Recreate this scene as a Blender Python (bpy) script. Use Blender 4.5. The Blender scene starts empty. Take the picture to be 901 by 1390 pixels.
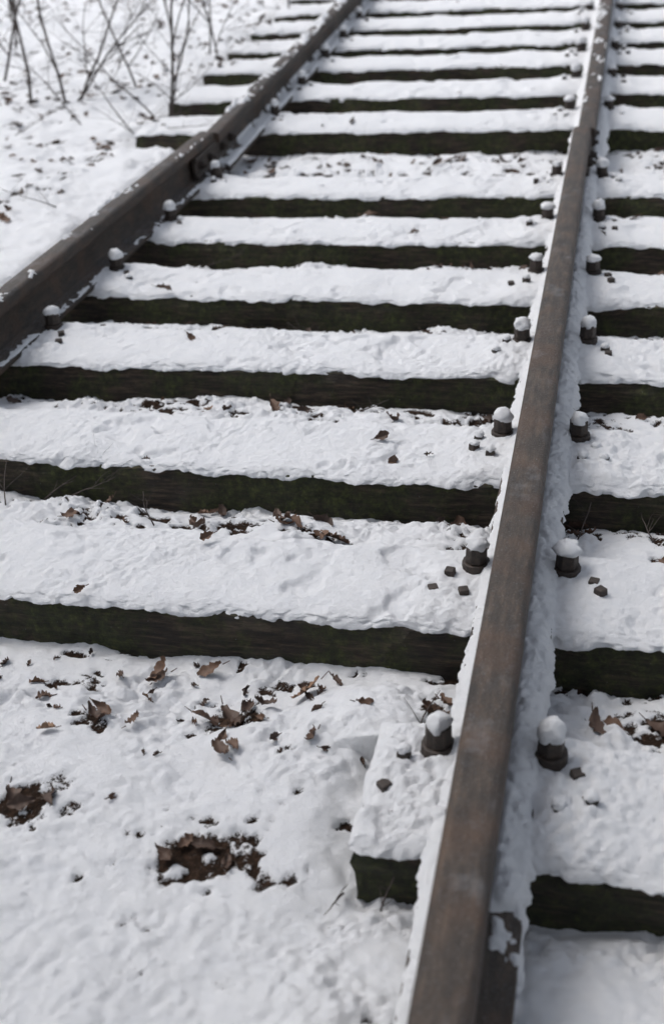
import bpy, math, random, numpy as np
from mathutils import Matrix, Vector
random.seed(7); rng=np.random.RandomState(5)
SC=bpy.context.scene
# ---------------------------------------------------------------- noise
def _h(xi,yi,seed):
    h=(xi*374761393+yi*668265263+seed*1274126177)&0xffffffff
    h=((h^(h>>13))*1274126177)&0xffffffff
    h=((h^(h>>16))*2246822519)&0xffffffff
    return ((h^(h>>15))&0xffffff)/float(0xffffff)
def vn(x,y,seed=0):
    x=np.asarray(x,float); y=np.asarray(y,float)
    xi=np.floor(x).astype(np.int64); yi=np.floor(y).astype(np.int64)
    fx=x-xi; fy=y-yi
    fx=fx*fx*fx*(fx*(fx*6-15)+10); fy=fy*fy*fy*(fy*(fy*6-15)+10)
    a=_h(xi,yi,seed); b=_h(xi+1,yi,seed); c=_h(xi,yi+1,seed); d=_h(xi+1,yi+1,seed)
    return (a*(1-fx)+b*fx)*(1-fy)+(c*(1-fx)+d*fx)*fy
def fbm(x,y,s,octv,seed=0):
    t=0;a=1.0;n=0
    x=np.asarray(x,float); y=np.asarray(y,float)
    for i in range(octv):
        xr=x*.866-y*.5; yr=x*.5+y*.866
        t=t+a*vn(xr*s+i*17.3,yr*s-i*9.1,seed+i); n+=a; a*=.5; s*=2.03; x,y=xr,yr
    return t/n
def billow(x,y,s,octv,seed=0):
    t=0;a=1.0;n=0
    x=np.asarray(x,float); y=np.asarray(y,float)
    for i in range(octv):
        xr=x*.8-y*.6; yr=x*.6+y*.8
        t=t+a*np.abs(2*vn(xr*s+i*7.7,yr*s+i*3.3,seed+i)-1); n+=a; a*=.5; s*=2.1; x,y=xr,yr
    return t/n
def ss(a,b,x):
    t=np.clip((np.asarray(x,float)-a)/(b-a),0,1); return t*t*(3-2*t)
# ---------------------------------------------------------------- layout (metres; rail head top z=0)
JY=3.55; SL=0.062; YW=0.008
TW=0.255                      # sleeper width
TOP=-0.168                    # sleeper top
TH=0.14
RX=.7525
fronts=[-1.035,-0.51,0.03,0.54,1.065,1.605,2.12,2.645,3.185,4.08,4.60,5.13,5.57,6.03,6.50,6.98,7.45,7.95,8.45]
while fronts[-1]<26: fronts.append(fronts[-1]+.52)
def bend(x,y,z):
    d=np.clip(np.asarray(y,float)-JY,0,None)
    return x+YW*d, y, z+SL*np.minimum(d,30)
def track_h(x,y):
    x=np.asarray(x,float)
    h=np.full(np.shape(y),-.262)
    F=fronts; ymin=float(np.min(y)); ymax=float(np.max(y))
    wob=.06*(fbm(x,y,7,2,301)-.5)
    for i in range(len(F)-1):
        yb=F[i]+TW; yf=F[i+1]
        if ymax<yb or ymin>yf+.12: continue
        t=np.clip((y-yb+wob)/(yf-yb),0,1)
        seg=(y>=yb)&(y<yf+.12)
        hv=-.196-.074*t**1.9
        h=np.where(seg,hv,h)
    hp=-.232-.033*ss(.15,.54,y)+.045*ss(.35,.55,x)*ss(.22,.36,y)*(1-ss(.42,.5,y))
    st=(1-ss(.47,.60,x+.05*(fbm(x,y,20,2,5)-.5)))*(1-ss(.54,.60,y))
    return h*(1-st)+hp*st
PATCH=[(.345,.045,.062,.030),(.30,.03,.03,.02),(.03,.10,.05,.026),(.29,.375,.035,.02),(.06,.31,.025,.022),(.26,.35,.02,.03),(1.0,.40,.05,.04),(.645,.36,.025,.04),(.80,1.04,.04,.02),(.35,.47,.03,.012),(-.02,.42,.03,.015)]
def gz(x,y,mask=False):
    x=np.asarray(x,float); y=np.asarray(y,float)
    h=track_h(x,y)
    lo=np.where(y<3.7,-.125,-.125-.125*ss(3.7,4.0,y))
    w=1-ss(-1.0,-.84,x)
    wfar=1-ss(-1.55,-1.3,x)
    wl=np.where(y<3.7,w,w*(1-ss(3.7,3.95,y))+wfar*ss(3.7,3.95,y))
    h=h*(1-wl)+lo*wl
    wr=ss(1.3,1.5,x); h=h*(1-wr)+(-.225)*wr
    near=1-ss(30,60,np.hypot(x,y))
    calm=1-.62*(1-ss(.45,.62,x))*(1-ss(.16,.40,y+.12*(fbm(x,y,6,2,8)-.5)))
    fn=1-ss(2.0,4.5,y)
    clump=ss(.42,.66,fbm(x,y,8,2,401))
    h=h+(.040*(fbm(x,y,4.5,2,3)-.5)+calm*((.013+.020*clump)*(fbm(x,y,22,3,11)-.5)+(.004+.014*clump)*(billow(x,y,40,2,23)-.33)+(.3+.7*fn)*(.003+.008*clump)*(fbm(x,y,85,2,29)-.5)))*near
    far=ss(3,9,np.hypot(x,y-3))
    h=h+far*.10*(fbm(x,y,.7,3,31)-.5)
    m=np.ones_like(h)
    for (px,py,rx,ry) in PATCH:
        d=np.sqrt(((x-px)/rx)**2+((y-py)/ry)**2)
        m=np.minimum(m,ss(.3,1.7,d+2.6*(fbm(x,y,42,4,51)-.5)*2))
    n=fbm(x,y,13,3,77); n2=fbm(x,y,60,3,78)
    intrack=(x>-.85)&(x<1.3)&(y>.5)
    thr=np.where(intrack,.355,.18)+np.where(x<-1.2,.12,0)
    m=np.minimum(m,ss(thr-.01,thr+.09,n*.6+n2*.4))
    h=h-.009*(1-m)
    xx,yy,hh=bend(x,y,h)
    return (hh,m) if mask else hh
# ---------------------------------------------------------------- mesh helpers
def grid_mesh(name,X,Y,Z,mat,attr=None,smooth=True):
    ny,nx=X.shape
    me=bpy.data.meshes.new(name)
    co=np.stack([X,Y,Z],-1).reshape(-1,3).astype(np.float32)
    idx=np.arange(nx*ny).reshape(ny,nx)
    q=np.stack([idx[:-1,:-1],idx[:-1,1:],idx[1:,1:],idx[1:,:-1]],-1).reshape(-1,4)
    me.vertices.add(len(co)); me.vertices.foreach_set("co",co.ravel())
    me.loops.add(q.size); me.loops.foreach_set("vertex_index",q.ravel().astype(np.int32))
    me.polygons.add(len(q)); me.polygons.foreach_set("loop_start",(np.arange(len(q))*4).astype(np.int32))
    me.polygons.foreach_set("loop_total",np.full(len(q),4,np.int32))
    me.update(calc_edges=True)
    if smooth: me.polygons.foreach_set("use_smooth",np.ones(len(q),bool))
    if attr is not None:
        a=me.attributes.new("cover","FLOAT","POINT"); a.data.foreach_set("value",attr.ravel().astype(np.float32))
    me.materials.append(mat)
    o=bpy.data.objects.new(name,me); SC.collection.objects.link(o); return o
class MB:
    def __init__(s): s.v=[];s.f=[];s.m=[];s.a=[]
    def add(s,vs,fs,mi=0,val=None):
        b=len(s.v); s.v+=[tuple(v) for v in vs]; s.f+=[tuple(b+i for i in f) for f in fs]; s.m+=[mi]*len(fs)
        s.a+=[0.5 if val is None else val]*len(vs)
    def prism(s,cx,cy,z0,z1,r0,r1,n,rot=0,mi=0,cap=True,tilt=(0,0)):
        vs=[]
        for z,r in ((z0,r0),(z1,r1)):
            for i in range(n):
                a=rot+2*math.pi*i/n; vs.append((cx+r*math.cos(a)+tilt[0]*(z-z0),cy+r*math.sin(a)+tilt[1]*(z-z0),z))
        fs=[(i,(i+1)%n,n+(i+1)%n,n+i) for i in range(n)]
        if cap: fs.append(tuple(range(n,2*n))); fs.append(tuple(range(n-1,-1,-1)))
        s.add(vs,fs,mi)
    def tube(s,pts,rads,n=5,mi=0,val=None):
        vs=[];fs=[]
        for k,(p,r) in enumerate(zip(pts,rads)):
            p=Vector(p); d=(Vector(pts[min(k+1,len(pts)-1)])-Vector(pts[max(k-1,0)])).normalized()
            u=d.orthogonal().normalized() if abs(d.z)>.99 else d.cross(Vector((0,0,1))).normalized(); w=d.cross(u)
            for i in range(n):
                a=2*math.pi*i/n; vs.append(p+r*(math.cos(a)*u+math.sin(a)*w))
        for k in range(len(pts)-1):
            for i in range(n): fs.append((k*n+i,k*n+(i+1)%n,(k+1)*n+(i+1)%n,(k+1)*n+i))
        fs.append(tuple(range(n-1,-1,-1))); b=(len(pts)-1)*n; fs.append(tuple(range(b,b+n)))
        s.add(vs,fs,mi,val)
    def obj(s,name,mats,parent=None,smooth=False,attr=False,bevel=0):
        me=bpy.data.meshes.new(name); me.from_pydata(s.v,[],s.f); me.update()
        for m in mats: me.materials.append(m)
        me.polygons.foreach_set("material_index",s.m)
        if smooth: me.polygons.foreach_set("use_smooth",[True]*len(s.f))
        if attr:
            a=me.attributes.new("tone","FLOAT","POINT"); a.data.foreach_set("value",s.a)
        o=bpy.data.objects.new(name,me); SC.collection.objects.link(o)
        if bevel:
            b=o.modifiers.new("bevel","BEVEL"); b.width=bevel; b.segments=2; b.limit_method='ANGLE'
        if parent: o.parent=parent
        return o
def empty(name,loc=(0,0,0)):
    e=bpy.data.objects.new(name,None); e.empty_display_size=.1; SC.collection.objects.link(e); return e
# ---------------------------------------------------------------- materials
def newmat(name):
    m=bpy.data.materials.new(name); m.use_nodes=True; nt=m.node_tree; return m,nt,nt.nodes["Principled BSDF"]
def N(nt,t,**k):
    n=nt.nodes.new(t)
    for a,b in k.items(): setattr(n,a,b)
    return n
def noise(nt,vec,scale,detail=4,rough=.6):
    n=N(nt,"ShaderNodeTexNoise"); n.inputs["Scale"].default_value=scale; n.inputs["Detail"].default_value=detail; n.inputs["Roughness"].default_value=rough
    nt.links.new(vec,n.inputs["Vector"]); return n.outputs["Fac"]
def ramp(nt,fac,stops):
    r=N(nt,"ShaderNodeValToRGB"); e=r.color_ramp.elements
    while len(e)<len(stops): e.new(.5)
    for i,(p,c) in enumerate(stops): e[i].position=p; e[i].color=(*c,1) if len(c)==3 else c
    nt.links.new(fac,r.inputs[0]); return r.outputs[0]
def mixc(nt,f,a,b):
    m=N(nt,"ShaderNodeMix",data_type='RGBA')
    if isinstance(f,float): m.inputs[0].default_value=f
    else: nt.links.new(f,m.inputs[0])
    for s,i in ((a,6),(b,7)):
        if isinstance(s,tuple): m.inputs[i].default_value=(*s,1)
        else: nt.links.new(s,m.inputs[i])
    return m.outputs[2]
def math_(nt,op,a,b):
    m=N(nt,"ShaderNodeMath",operation=op)
    for s,i in ((a,0),(b,1)):
        if isinstance(s,(int,float)): m.inputs[i].default_value=s
        else: nt.links.new(s,m.inputs[i])
    return m.outputs[0]
def bump(nt,h,dist,strength=1,normal=None):
    b=N(nt,"ShaderNodeBump"); b.inputs["Distance"].default_value=dist; b.inputs["Strength"].default_value=strength
    nt.links.new(h,b.inputs["Height"])
    if normal: nt.links.new(normal,b.inputs["Normal"])
    return b.outputs[0]
def pos(nt):
    return N(nt,"ShaderNodeNewGeometry").outputs["Position"]
SNOW=(.94,.945,.96)
def snow_mat(name,cover=False):
    m,nt,p=newmat(name); P=pos(nt)
    n1=noise(nt,P,150,6,.8); n2=noise(nt,P,420,4,.8)
    nb=bump(nt,n1,.0065,.85); nb=bump(nt,n2,.0040,1.0,nb)
    nt.links.new(nb,p.inputs["Normal"])
    n3=noise(nt,P,28,4,.6)
    col=ramp(nt,n3,[(.3,(.90,.91,.935)),(.6,SNOW)])
    p.inputs["Roughness"].default_value=.85; p.inputs["Specular IOR Level"].default_value=.12
    if cover:
        a=N(nt,"ShaderNodeAttribute",attribute_name="cover").outputs["Fac"]
        s=noise(nt,P,110,6,.8)
        soil=ramp(nt,s,[(.3,(.010,.007,.005)),(.47,(.028,.017,.011)),(.6,(.060,.034,.022)),(.70,(.12,.08,.055)),(.75,(.6,.6,.63))])
        f=math_(nt,'ADD',a,math_(nt,'MULTIPLY',math_(nt,'SUBTRACT',noise(nt,P,170,5,.8),.5),2.4))
        f=ramp(nt,f,[(.34,(0,0,0)),(.60,(1,1,1))])
        col=mixc(nt,f,soil,col)
    nt.links.new(col,p.inputs["Base Color"]); return m
M_snow=snow_mat("snow_material"); M_ground=snow_mat("snow_ground_material",True)
def rail_mat(name,frost,thr):
    m,nt,p=newmat(name); g=N(nt,"ShaderNodeNewGeometry"); P=g.outputs["Position"]
    mp=N(nt,"ShaderNodeMapping"); mp.inputs["Scale"].default_value=(1,.22,1); nt.links.new(P,mp.inputs["Vector"]); PS=mp.outputs[0]
    a=noise(nt,PS,60,7,.72); b=noise(nt,P,170,5,.75); c=noise(nt,P,9,3,.5); d=noise(nt,P,420,3,.6)
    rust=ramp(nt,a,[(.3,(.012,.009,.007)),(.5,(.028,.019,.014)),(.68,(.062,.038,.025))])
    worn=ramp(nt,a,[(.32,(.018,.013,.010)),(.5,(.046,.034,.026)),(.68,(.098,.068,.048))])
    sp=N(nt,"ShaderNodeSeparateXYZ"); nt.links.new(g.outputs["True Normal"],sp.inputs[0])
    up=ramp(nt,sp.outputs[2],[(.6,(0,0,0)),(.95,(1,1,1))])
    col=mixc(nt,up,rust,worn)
    spots=ramp(nt,b,[(.34,(1,1,1)),(.48,(0,0,0))]); col=mixc(nt,math_(nt,'MULTIPLY',spots,.7),col,(.016,.012,.010))
    ru=ramp(nt,c,[(.48,(0,0,0)),(.62,(1,1,1))]); col=mixc(nt,math_(nt,'MULTIPLY',ru,.45),col,(.078,.041,.023))
    blot=ramp(nt,noise(nt,P,7,5,.75),[(.55,(0,0,0)),(.66,(1,1,1))])
    mist=math_(nt,'MULTIPLY',blot,frost*.30)
    sp2=ramp(nt,d,[(thr,(0,0,0)),(thr+.05,(1,1,1))])
    fine=math_(nt,'MULTIPLY',sp2,frost)
    fr=math_(nt,'MULTIPLY',math_(nt,'MAXIMUM',mist,fine),up)
    col=mixc(nt,fr,col,(.40,.42,.46))
    nt.links.new(col,p.inputs["Base Color"])
    p.inputs["Specular IOR Level"].default_value=.42
    rr=ramp(nt,b,[(.3,(.42,.42,.42)),(.7,(.72,.72,.72))]); nt.links.new(rr,p.inputs["Roughness"])
    nt.links.new(bump(nt,a,.003,.9,bump(nt,b,.003,.9,bump(nt,fr,.002,.9))),p.inputs["Normal"])
    return m
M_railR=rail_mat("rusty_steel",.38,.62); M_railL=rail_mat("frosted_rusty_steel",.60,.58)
def iron_mat():
    m,nt,p=newmat("dark_iron"); P=pos(nt); a=noise(nt,P,120,5,.7)
    nt.links.new(ramp(nt,a,[(.3,(.015,.012,.01)),(.6,(.045,.032,.025)),(.8,(.10,.065,.045))]),p.inputs["Base Color"])
    p.inputs["Roughness"].default_value=.6; p.inputs["Metallic"].default_value=.2
    nt.links.new(bump(nt,a,.002,.8),p.inputs["Normal"]); return m
M_iron=iron_mat()
def wood_mat():
    m,nt,p=newmat("weathered_timber"); P=pos(nt)
    mp=N(nt,"ShaderNodeMapping"); mp.inputs["Scale"].default_value=(.10,1,1); nt.links.new(P,mp.inputs["Vector"])
    a=noise(nt,mp.outputs[0],110,7,.72); b=noise(nt,P,6,5,.7); c=noise(nt,P,55,6,.75)
    w=ramp(nt,a,[(.34,(.006,.0045,.003)),(.5,(.032,.022,.014)),(.66,(.105,.072,.046))])
    g=ramp(nt,c,[(.35,(.008,.010,.003)),(.53,(.036,.044,.010)),(.7,(.10,.115,.026))])
    col=mixc(nt,ramp(nt,b,[(.40,(0,0,0)),(.56,(.8,.8,.8))]),w,g)
    fl=ramp(nt,noise(nt,P,260,3,.6),[(.70,(0,0,0)),(.76,(.5,.5,.5))]); col=mixc(nt,fl,col,(.4,.41,.43))
    nt.links.new(col,p.inputs["Base Color"]); p.inputs["Roughness"].default_value=.8
    nt.links.new(bump(nt,a,.014,1.0,bump(nt,c,.006,.8)),p.inputs["Normal"]); return m
M_wood=wood_mat()
def leaf_mat():
    m,nt,p=newmat("dead_leaf"); P=pos(nt)
    t=N(nt,"ShaderNodeAttribute",attribute_name="tone").outputs["Fac"]
    c=ramp(nt,t,[(0,(.035,.020,.014)),(.4,(.075,.040,.024)),(.75,(.135,.070,.038)),(1,(.24,.14,.08))])
    n=noise(nt,P,150,4,.6); c=mixc(nt,ramp(nt,n,[(.4,(0,0,0)),(.75,(.6,.6,.6))]),c,(.03,.018,.012))
    nt.links.new(c,p.inputs["Base Color"]); p.inputs["Roughness"].default_value=.65
    nt.links.new(bump(nt,n,.002,.6),p.inputs["Normal"]); return m
M_leaf=leaf_mat()
def twig_mat():
    m,nt,p=newmat("bark_twig"); n=noise(nt,pos(nt),90,3)
    nt.links.new(ramp(nt,n,[(.3,(.022,.016,.014)),(.7,(.07,.052,.045))]),p.inputs["Base Color"]); p.inputs["Roughness"].default_value=.8; return m
M_twig=twig_mat()
# ---------------------------------------------------------------- ground
def spaced(segs):
    out=[segs[0][0]]
    for a,b,s0,s1 in segs:
        x=out[-1]
        while x<b-1e-6:
            t=(x-a)/(b-a); x+=s0+(s1-s0)*t; out.append(min(x,b))
    return np.unique(np.round(out,5))
xs=np.concatenate([-spaced([(1.6,6,.02,.06),(6,20,.2,1.5),(20,300,3,40)])[::-1],spaced([(-1.58,-.6,.014,.008),(-.6,1.15,.005,.005),(1.15,1.5,.007,.012),(1.5,4,.012,.08),(4,20,.15,1.5),(20,300,3,40)])])
ys=np.concatenate([-spaced([(.4,2,.015,.08),(2,20,.2,2),(20,300,4,40)])[::-1],spaced([(-.39,1.1,.0045,.0045),(1.1,5,.006,.015),(5,12,.02,.06),(12,30,.1,1),(30,300,2,40)])])
X,Y=np.meshgrid(xs,ys); Z,Mk=gz(X,Y,True)
grid_mesh("snow_ground",X,Y,Z,M_ground,attr=Mk)
# ---------------------------------------------------------------- sleepers
def timber(xa,xb,yf,seed,par):
    nx=max(8,int((xb-xa)/.015)); prof=[(0,-TH),(0,-TH*.6),(0,-.055),(0,-.03),(.004,-.005),(.012,0),(TW*.5,.001),(TW-.012,0),(TW-.002,-.008),(TW,-.05),(TW,-TH)]
    b=MB(); vs=[];fs=[]; n=len(prof)
    xsn=np.linspace(xa,xb,nx)
    for i,x in enumerate(xsn):
        for j,(py,pz) in enumerate(prof):
            w=(vn(x*9+j*3.1,seed*5.5,seed)-.5)*.010+(vn(x*40,j*7+seed,3)-.5)*.006
            y=yf+py+(w if j<6 else -w); z=TOP+pz+(w*.4 if pz>-.02 else 0)
            xx=x+((vn(j*2.2,seed,9)-.5)*.012 if i in (0,nx-1) else 0)
            vs.append(tuple(float(q) for q in bend(xx,y,z)))
    for i in range(nx-1):
        for j in range(n-1): fs.append((i*n+j,(i+1)*n+j,(i+1)*n+j+1,i*n+j+1))
    fs.append(tuple(range(n))); fs.append(tuple((nx-1)*n+j for j in range(n-1,-1,-1)))
    b.add(vs,fs); b.obj("timber",[M_wood],par)
def cap_h(U,Yc,seed):
    T=.016+.014*(fbm(U,Yc,6,2,seed)-.5)*2*.7
    cl=.35+.65*ss(.45,.66,fbm(U,Yc,9,2,seed+44))
    if seed==4: cl=cl*.6+.8
    lump=.014*cl*(fbm(U,Yc,22,3,seed+60)-.5)+.007*cl*(billow(U,Yc,48,2,seed+70)-.33)+(.002+.004*cl)*(fbm(U,Yc,100,2,seed+80)-.5)
    thin=ss(.60,.74,fbm(U,Yc,11,3,seed+90))
    pl=1-ss(.13,.22,np.abs(np.abs(U)-RX))
    return np.maximum(T+lump*(1+.7*pl)-.012*thin*(1-pl)+.010*pl,.002+.005*vn(U*90,Yc*90,seed))
def cap(xa,xb,yf,seed,par,res):
    nx=int((xb-xa)/res); nv=max(14,int(.33/res))
    u=np.linspace(xa-.006,xb+.006,nx); th=np.linspace(-1,1,nv); v=np.sign(th)*(1-(1-np.abs(th))**1.8)
    U,V=np.meshgrid(u,v)
    so=seed*13.7
    e_f=.014*(fbm(U,so+V*.05,8,2,seed)-.5)*2+.012*(billow(U,so+5+V*.25,24,2,seed+3)-.33)+.010*(fbm(U,so+V*.35,75,3,seed+8)-.5)
    e_b=.026*(fbm(U,so+31+V*.1,8,4,seed+40)-.35)*2
    yc=yf+TW/2
    half=np.where(V<0,TW/2+.003+e_f*np.abs(V)**3,TW/2+.004+e_b*np.abs(V)**3)
    Yc=yc+V*half
    prof=np.clip(1-np.abs(V)**6,0,1)**.6
    d=np.minimum(U-xa,xb-U)+.006+.02*(fbm(Yc,U,30,2,seed)-.5); g=np.sqrt(np.clip(1-(1-np.clip(d/.03,0,1))**2,0,1))
    hgt=cap_h(U,Yc,seed)
    droop=.003+.016*np.clip(fbm(U,so+9+0*U,16,3,seed+17)-.38,0,1)*1.6
    Zc=TOP-droop+(hgt+droop)*prof*g
    x,y,z=bend(U,Yc,Zc)
    o=grid_mesh("snow_cap",x,y,z,M_snow); o.parent=par
def dome(par,x,y,zt,rr,hh,seed):
    n=22; k=11
    A,E=np.meshgrid(np.linspace(0,2*math.pi,n+1),np.linspace(-.35,math.pi/2,k))
    cA=np.cos(A);sA=np.sin(A)
    rad=rr*(1+.22*(vn(cA*1.6+seed,sA*1.6+E*1.5,seed)-.5)*2+.12*(vn(cA*4+seed,sA*4+E*4,seed+1)-.5))
    rad=rad*(1-(E>1.5)*1.0)+(E>1.5)*1e-4
    Xs=x+rad*np.cos(E)*cA; Ys=y+rad*np.cos(E)*sA; Zs=zt+.002+hh*np.sin(E)*(1+.25*(vn(Xs*120,Ys*120,seed)-.5))
    o=grid_mesh("screw_snow",*bend(Xs,Ys,Zs),M_snow); o.parent=par
def screw(par,x,y,big,seed,zbase):
    r=random.Random(seed)
    b=MB(); tilt=(r.uniform(-.06,.06),r.uniform(-.06,.06)); rot=r.uniform(0,3)
    if big:
        z0=TOP+.012
        b.prism(x,y,z0,z0+.022,.027,.026,14,rot,tilt=tilt)
        b.prism(x+tilt[0]*.02,y+tilt[1]*.02,z0+.0222,z0+.056,.0215,.0205,6 if r.random()<.5 else 8,rot,tilt=tilt)
        zt=z0+.056; rr=.0225*r.uniform(.85,1.1); hh=.017+r.uniform(-.007,.009)
    else:
        z0=TOP+.008; h=max(.016,zbase-z0+r.uniform(.001,.013))
        b.prism(x,y,z0,z0+h,.014,.0125,4,rot,tilt=tilt)
        zt=z0+h; rr=.011; hh=.008
    b.v=[tuple(float(q) for q in bend(*v)) for v in b.v]
    b.obj("track_screw",[M_iron],par,bevel=.002)
    if big or r.random()<.5: dome(par,x+tilt[0]*.05,y+tilt[1]*.05,zt,rr,hh,seed)
for i,yf in enumerate(fronts):
    par=empty("railway_sleeper")
    xa=.575 if i<3 else -1.30+random.uniform(-.03,.03)
    xb=1.34+random.uniform(-.04,.04)
    timber(xa,xb,yf,i+2,par)
    res=.004 if i<6 else (.0055 if i<10 else (.012 if i<16 else .04))
    cap(xa,xb,yf,i+2,par,res)
    if yf>9: continue
    for side in (-1,1):
        if side<0 and i<3: continue
        b=MB(); cx=side*RX
        vs=[(cx-.16,yf+.055,TOP+.003),(cx+.16,yf+.055,TOP+.003),(cx+.16,yf+.215,TOP+.003),(cx-.16,yf+.215,TOP+.003),
            (cx-.155,yf+.06,TOP+.012),(cx+.155,yf+.06,TOP+.012),(cx+.155,yf+.21,TOP+.012),(cx-.155,yf+.21,TOP+.012)]
        b.add([tuple(float(q) for q in bend(*v)) for v in vs],[(0,1,5,4),(1,2,6,5),(2,3,7,6),(3,0,4,7),(4,5,6,7)])
        b.obj("baseplate",[M_iron],par)
        for s2 in (-1,1):
            k=i*10+side+s2*3+50
            screw(par,cx+s2*.083,yf+.190+random.uniform(-.012,.012),True,k,0)
            for dx_,dy_,pr_ in ((.128,.160,.95),(.145,.105,.9),(.100,.10,.5)):
                if random.random()<pr_:
                    sx=cx+s2*dx_+random.uniform(-.008,.008); sy=yf+dy_+random.uniform(-.012,.012)
                    screw(par,sx,sy,False,k+int(dx_*1000),TOP+float(cap_h(np.array([sx]),np.array([sy]),i+2)[0]))
# ---------------------------------------------------------------- rails
half=[(0,0),(.018,-.0005),(.026,-.002),(.031,-.006),(.0335,-.013),(.034,-.036),(.031,-.040),(.012,-.046),(.0085,-.054),(.0075,-.085),(.009,-.118),(.018,-.130),(.045,-.137),(.0665,-.143),(.068,-.146),(.068,-.154),(.066,-.1555)]
profR=half+[(-x,z) for x,z in half[::-1]][:-1]
def rail(par,cx,y0,y1,mat,dz=0,dx=0):
    n=int((y1-y0)/.03); yy=np.linspace(y0,y1,n+1); m=len(profR)
    b=MB(); vs=[]
    for y in yy:
        for (px,pz) in profR: vs.append(tuple(float(q) for q in bend(cx+dx+px,y,pz+dz)))
    fs=[(k*m+j,k*m+(j+1)%m,(k+1)*m+(j+1)%m,(k+1)*m+j) for k in range(n) for j in range(m)]
    fs.append(tuple(range(m-1,-1,-1))); fs.append(tuple(n*m+j for j in range(m)))
    b.add(vs,fs); o=b.obj("rail_body",[mat],par)
    me=o.data; sm=[True]*len(me.polygons); sm[-1]=sm[-2]=False; me.polygons.foreach_set("use_smooth",sm)
    try: me.set_sharp_from_angle(angle=math.radians(40))
    except Exception: pass
def footsnow(par,cx,side,y0,y1,amt,seed,res,patchy=False,bare=False):
    ny=int((y1-y0)/res); v=np.linspace(0,1,22); U,V=np.meshgrid(v,np.linspace(y0,y1,ny))
    r0=.0095
    if patchy: edge=.066+.006*(fbm(V,V*0+seed,14,3,seed)-.5)
    else: edge=.068+.007+.022*(fbm(V,U*.03+seed,12,3,seed)-.5)+.016*(fbm(V,U*.08,60,3,seed+4)-.5)
    r=r0+U*(edge-r0)
    foot=np.interp(r,[.009,.018,.045,.068,.0685,.09],[-.118,-.130,-.137,-.146,-.152,-.158])
    t=amt*(.75+.9*(fbm(V,r,9,3,seed+1)-.45))+amt*(billow(V,r,40,2,seed+2)-.33)*.7+.005*(fbm(V,r,110,2,seed+5)-.5)
    if patchy:
        q=fbm(V,r*2,12,3,seed+9); t=t*ss(.0,.04,r-.03-.03*(q-.5))-.012*(1-ss(.34,.46,q))-.003
    else:
        t=t*(.20+.80*ss(.014,.036,r))-.005*(1-ss(.010,.026,r))
    if bare: t=t-.030*(1-ss(-.18,-.02,V+.10*(fbm(V,r,20,2,seed+6)-.5)))*(.3+1.0*fbm(V,r,26,3,seed+14))
    t=t*np.clip(1-U**5,0,1)**.6
    Zs=foot+t-.003*(U>.98)
    o=grid_mesh("snow_on_foot",*bend(cx+side*r,V,Zs),M_snow); o.parent=par
def headsnow(par,cx,y0,y1,seed,thr,dz,res=.01):
    U,V=np.meshgrid(np.linspace(-.031,.031,15),np.linspace(y0,y1,int((y1-y0)/res)))
    q=fbm(U*1.5,V*.5,16,4,seed)*.65+fbm(U,V,60,2,seed+3)*.35
    t=-.004+.016*ss(thr,thr+.16,q)
    Zs=dz-.004*(np.abs(U)/.031)**4+t
    o=grid_mesh("snow_on_head",*bend(cx+U,V,Zs),M_snow); o.parent=par
def fishplate(par,cx):
    for s in (-1,1):
        b=MB()
        pr=[(.011,-.048),(.027,-.044),(.028,-.058),(.019,-.07),(.019,-.105),(.03,-.122),(.03,-.128),(.013,-.128)]
        vs=[];n=len(pr)
        for y in (JY-.27,JY+.27):
            for px,pz in pr: vs.append((cx+s*px,y,pz))
        b.add(vs,[(j,(j+1)%n,n+(j+1)%n,n+j) for j in range(n)]+[tuple(range(n)),tuple(range(n,2*n))])
        for y in (-.2,-.08,.08,.2):
            p0=Vector((cx+s*.019,JY+y,-.087)); b.tube([p0,p0+Vector((s*.022,0,0))],[.017,.016],6)
            b.tube([p0+Vector((s*.022,0,0)),p0+Vector((s*.032,0,0))],[.009,.009],8)
        b.v=[tuple(float(q) for q in bend(*v)) for v in b.v]
        b.obj("fishplate",[M_iron],par,bevel=.002)
for side in (-1,1):
    cx=side*RX; mt=M_railR if side>0 else M_railL
    e=empty("steel_rail"); rail(e,cx,-2.6,JY-.006,mt)
    for s in (-1,1):
        big=(side>0)
        footsnow(e,cx,s,-1.4,JY,.018 if s>0 and big else .011,31+side*3+s*7,.004,patchy=not big,bare=(big and s>0))
    if side<0: headsnow(e,cx,1.0,JY-.01,5,.64,0)
    e2=empty("steel_rail"); DX=.017
    rail(e2,cx+DX,JY+.006,28,mt,dz=-.009)
    fishplate(e2,cx+DX*.6)
    for s in (-1,1): footsnow(e2,cx+DX,s,JY+.01,12,.016,71+side*3+s*7,.015,patchy=(side<0 and s>0))
    headsnow(e2,cx+DX,JY+.3,12,9+side,.50 if side<0 else .60,-.009,.015)
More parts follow.
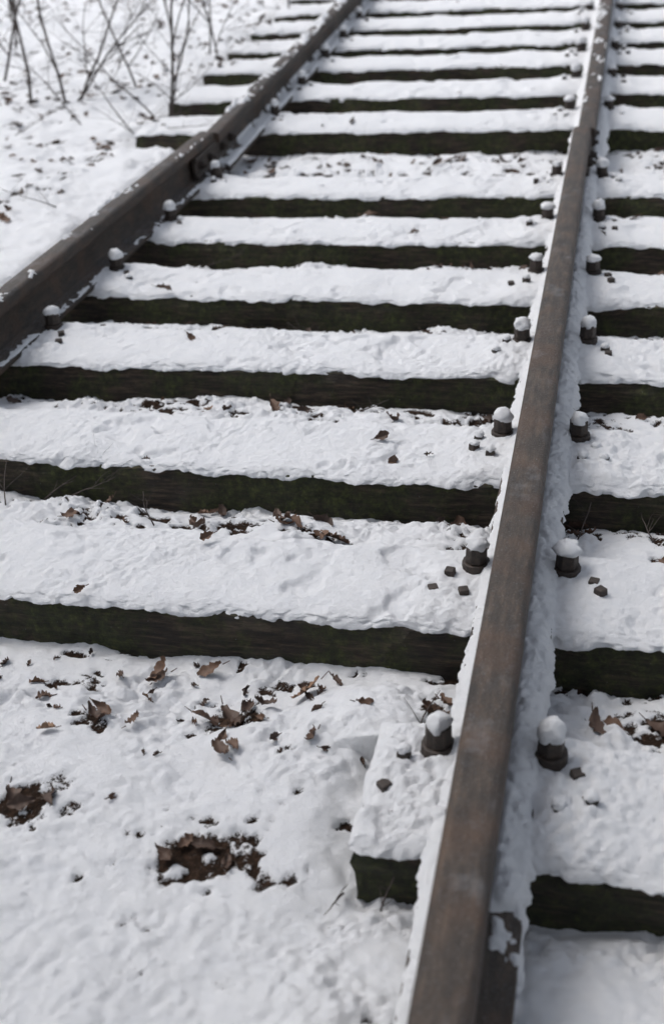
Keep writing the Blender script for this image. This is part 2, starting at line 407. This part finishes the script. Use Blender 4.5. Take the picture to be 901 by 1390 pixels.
# ---------------------------------------------------------------- leaves
LB=MB()
def leaf(x,y,z,size,seed,flat=1.0,tone=None):
    r=random.Random(seed); L=size; n=12
    yaw=r.uniform(0,6.28); pitch=r.uniform(-.5,.5)*flat; roll=r.uniform(-.8,.8)*flat
    Rm=Matrix.Rotation(yaw,3,'Z')@Matrix.Rotation(pitch,3,'Y')@Matrix.Rotation(roll,3,'X')
    c1=r.uniform(-1,2.2)/L*.5; c2=r.uniform(.3,3)/L*.6; vs=[]
    wf=r.uniform(.22,.36); ph=r.uniform(12,22); am=r.uniform(.06,.20)
    for i in range(n+1):
        t=i/n; w=L*wf*math.sin(math.pi*min(1,t*.93+.04))**.8*(1+am*math.sin(t*ph+r.random()*.8))*(.55+.6*t)
        for j in (-1,-.5,0,.5,1):
            px=(t-.5)*L; py=j*w; pz=c1*px*px*1.2+c2*py*py*1.3+(.005*r.uniform(-1,1) if abs(j)==1 else 0)+ (.003 if j else 0)
            vs.append(Vector((x,y,z))+Rm@Vector((px,py,pz)))
    fs=[(i*5+j,(i+1)*5+j,(i+1)*5+j+1,i*5+j+1) for i in range(n) for j in range(4)]
    tv=r.random() if tone is None else tone
    LB.add(vs,fs,0,tv)
    a=Vector((x,y,z))+Rm@Vector((-.5*L,0,0)); bq=Vector((x,y,z))+Rm@Vector((-.8*L,.03*L,.05*L))
    LB.tube([a,bq],[.0012,.0008],4,0,tv*.6)
def surf(x,y):
    for i,f in enumerate(fronts):
        if f<y<f+TW and (x>-1.3 if f>.4 else x>.58) and x<1.3 and not(x<-.9 and y<3.7):
            return float(bend(x,y,TOP+.002+float(cap_h(np.array([x]),np.array([y]),i+2)[0]))[2])
    return float(gz(np.array([x]),np.array([y]))[0])
k=0
for _ in range(1800):   # forest floor left of the track
    x=-1.15-abs(random.gauss(0,1))*3.0; y=random.uniform(1.5,12); k+=1
    if fbm(np.array([x]),np.array([y]),1.6,2,5)[0]<.38: continue
    leaf(x,y,surf(x,y)+.004,random.uniform(.02,.065),k,.9,random.random()*.8)
for _ in range(320):   # right side
    x=1.25+abs(random.gauss(0,1))*1.2; y=random.uniform(-.3,10); k+=1
    leaf(x,y,surf(x,y)+.004,random.uniform(.03,.07),k,1,random.random()*.7)
# larger individual leaves: x, y, size, tone
for (x,y,L,t) in [(.07,.86,.060,.55),(.27,.90,.058,.6),(.25,.92,.045,.35),(.37,.86,.055,.5),(.34,.85,.05,.7),(.24,1.57,.045,.65),(-.08,1.41,.025,.95),
  (.22,3.76,.07,.5),(.17,3.70,.06,.35),(.27,3.80,.06,.6),(.48,3.18,.07,.8),(.44,3.7,.06,.4),(-.22,.87,.035,.6),(.03,1.01,.03,.7),(.13,.76,.03,.6),
  (.12,.47,.05,.65),(.125,.455,.045,.3),(.21,.49,.05,.6),(.41,.43,.065,.9),(.00,.25,.032,1.),(.06,.31,.05,.3),(.07,.33,.045,.5),(.64,.37,.05,.4),(.66,.39,.045,.6),
  (.31,.25,.05,.35),(.32,.27,.04,.5),(.13,.31,.03,.6),(.45,.48,.03,.3),(.90,.37,.05,.35),(.93,.39,.045,.55),(1.01,.83,.045,.6),(.84,1.03,.06,.35),(.87,1.0,.04,.5),(1.0,.40,.05,.3),
  (-.45,2.13,.05,.35),(-.50,2.1,.04,.5),(.40,2.12,.05,.45),(-.66,3.85,.08,.5),(-.60,3.9,.07,.4),(-.55,3.8,.06,.3),(-.1,3.75,.05,.5),(.0,3.12,.05,.5),
  (.34,.06,.04,.2),(.38,.035,.035,.35),(.29,.03,.035,.3),(.31,.065,.03,.5),(.03,.09,.045,.25),(.00,.11,.04,.4),(.07,.11,.04,.15),(.28,.37,.055,.3),(.31,.385,.045,.2),(.25,.34,.05,.4),(.30,.35,.035,.3),(.34,.39,.04,.25),(.05,.45,.035,.3)]:
    k+=1; leaf(x,y,surf(x,y)+.005+L*.10,L,k,1.0,t)
cnt=0
while cnt<330:   # between the sleepers
    x=random.uniform(-.8,1.3); y=random.uniform(.55,8); k+=1
    on=any(f-.01<y<f+TW+.03 for f in fronts)
    if on and random.random()<.95: continue
    if abs(abs(x)-RX)<.08: continue
    cnt+=1; leaf(x,y,surf(x,y)+.003,random.uniform(.012,.052),k,1.3,random.random()*.75)
for _ in range(45):
    x=random.uniform(-.2,.56); y=random.gauss(.38,.10); k+=1
    if y>.53: continue
    leaf(x,y,surf(x,y)+.002,random.uniform(.010,.032),k,1.3,random.random()*.8)
LB.obj("fallen_leaves",[M_leaf],attr=True,smooth=True)
# ---------------------------------------------------------------- saplings and twigs
def branch(b,p,d,L,r,depth,rg,zmin=None):
    n=7; pts=[p.copy()]; q=p.copy(); dd=d.normalized()
    for i in range(n):
        dd=(dd+Vector((rg.gauss(0,.10),rg.gauss(0,.10),rg.gauss(0,.05)))).normalized(); q=q+dd*L/n; pts.append(q.copy())
    rads=[r*(1-.65*i/n) for i in range(n+1)]
    b.tube(pts,rads,5)
    if depth>0:
        for j in range(rg.randint(3,5)):
            t=rg.randint(1,n-1); a=rg.uniform(0,6.28); side=Vector((math.cos(a),math.sin(a),rg.uniform(.2,.8)))
            branch(b,pts[t],dd*.5+side*.8,L*rg.uniform(.35,.6),rads[t]*.62,depth-1,rg)
for i,(x,y,h,r,lean) in enumerate([(-2.2,4.9,1.3,.009,(0,0)),(-2.02,4.95,1.1,.009,(-.05,.1)),(-1.96,5.0,1.0,.008,(.45,0)),(-1.98,4.98,.8,.007,(.9,0)),(-1.27,4.5,1.3,.008,(.05,0)),(-1.30,4.45,.7,.005,(-.9,.0)),(-1.25,4.48,.7,.005,(.3,.3)),(-1.5,5.9,1.3,.008,(.1,0)),(-2.9,6.2,1.5,.009,(0,0)),(-1.2,6.6,1.2,.007,(.1,.1)),(-2.45,4.6,.7,.006,(-.4,0)),(-1.7,5.2,.9,.007,(-.3,0)),(-1.35,4.3,.5,.004,(-.3,-.3)),(-2.6,5.4,1.2,.009,(.2,0)),(-1.9,6.4,1.2,.008,(-.1,0)),(-3.3,7.0,1.4,.009,(0,0)),(-1.28,5.4,.9,.006,(-.1,0)),(-2.1,3.9,.45,.0035,(-.5,.1)),(-1.75,4.55,.6,.004,(-.6,-.2)),(-1.15,7.6,1.0,.007,(0,0)),(-2.3,7.4,1.3,.009,(.15,0)),(-3.0,5.2,1.0,.007,(.2,0))]):
    b=MB(); rg=random.Random(100+i); z=float(gz(np.array([x]),np.array([y]))[0])-.02
    branch(b,Vector((x,y,z)),Vector((lean[0],lean[1],1)),h,r,2,rg)
    b.obj("bare_sapling",[M_twig],smooth=True)
b=MB(); rg=random.Random(9)
tw=[(-.36,1.02,.18,.5,.5),(-.40,.92,.17,2.0,.3),(-.03,.87,.09,2.2,.5),(.85,.95,.10,1.4,.2),(.3,1.45,.08,.5,.2),(1.0,.98,.1,2.,.2),(.62,.30,.09,1.2,.6),(.7,.45,.1,.9,.2),(.1,1.9,.12,2.9,.2),(-.5,2.5,.2,.2,.2),(-.30,1.0,.14,.2,.35),(.62,-.01,.05,1.5,1.2),(.56,.02,.06,4.4,.4)]
for x,y,L,a,up_ in tw:
    z=surf(x,y)+.006; branch(b,Vector((x,y,z)),Vector((math.cos(a),math.sin(a),up_)),L,.0018,1,rg)
for _ in range(110):
    x=-1.1-abs(rg.gauss(0,1))*2; y=rg.uniform(2,10); a=rg.uniform(0,6.28)
    branch(b,Vector((x,y,surf(x,y)+.004)),Vector((math.cos(a),math.sin(a),.15)),rg.uniform(.1,.4),.0025,1,rg)
b.obj("fallen_twigs",[M_twig],smooth=True)
b=MB()
for _ in range(200):
    x=1.38+abs(rg.gauss(0,.4)); y=rg.uniform(3.6,9); p=Vector((x,y,surf(x,y)-.01)); d=Vector((rg.gauss(0,.5),rg.gauss(0,.5),1)).normalized(); L=rg.uniform(.08,.28)
    b.tube([p,p+d*L*.5,p+d*L+Vector((rg.gauss(0,.04),rg.gauss(0,.04),-.03))],[.0016,.0013,.0006],4)
b.obj("dry_grass",[M_twig],smooth=True)
# ---------------------------------------------------------------- light
w=bpy.data.worlds.new("World"); SC.world=w; w.use_nodes=True; nt=w.node_tree
sky=nt.nodes.new("ShaderNodeTexSky"); sky.sky_type='NISHITA'; sky.sun_disc=False
EL=math.radians(58); AZ=math.radians(-75)
sky.sun_elevation=EL; sky.sun_rotation=AZ; sky.air_density=1.2; sky.dust_density=3
hs=nt.nodes.new("ShaderNodeHueSaturation"); hs.inputs["Saturation"].default_value=.45
nt.links.new(sky.outputs[0],hs.inputs["Color"]); nt.links.new(hs.outputs[0],nt.nodes["Background"].inputs[0]); nt.nodes["Background"].inputs[1].default_value=.15
sd=bpy.data.lights.new("sun","SUN"); sd.energy=1.85; sd.angle=math.radians(20); sd.color=(1,.98,.965)
so=bpy.data.objects.new("sun",sd); SC.collection.objects.link(so)
dirv=Vector((math.sin(AZ)*math.cos(EL),math.cos(AZ)*math.cos(EL),math.sin(EL)))
so.rotation_euler=dirv.to_track_quat('Z','Y').to_euler()
# ---------------------------------------------------------------- camera
def rotm(p,y,r):
    return Matrix.Rotation(y,3,'Z')@Matrix.Rotation(math.pi/2-p,3,'X')@Matrix.Rotation(r,3,'Z')
cam=bpy.data.cameras.new("camera"); co=bpy.data.objects.new("camera",cam); SC.collection.objects.link(co)
Mx=rotm(.51049,.25434,-.07294).to_4x4(); Mx.translation=(.88563,-1.12561,1.09469); co.matrix_world=Mx
cam.sensor_fit='VERTICAL'; cam.sensor_height=36; cam.lens=1607.24/1390*36; cam.shift_y=-45/1390; cam.clip_start=.05; cam.clip_end=1000
cam.dof.use_dof=True; cam.dof.focus_distance=2.35; cam.dof.aperture_fstop=3.2
SC.camera=co
SC.view_settings.view_transform='Standard'; SC.view_settings.look='None'; SC.view_settings.exposure=0
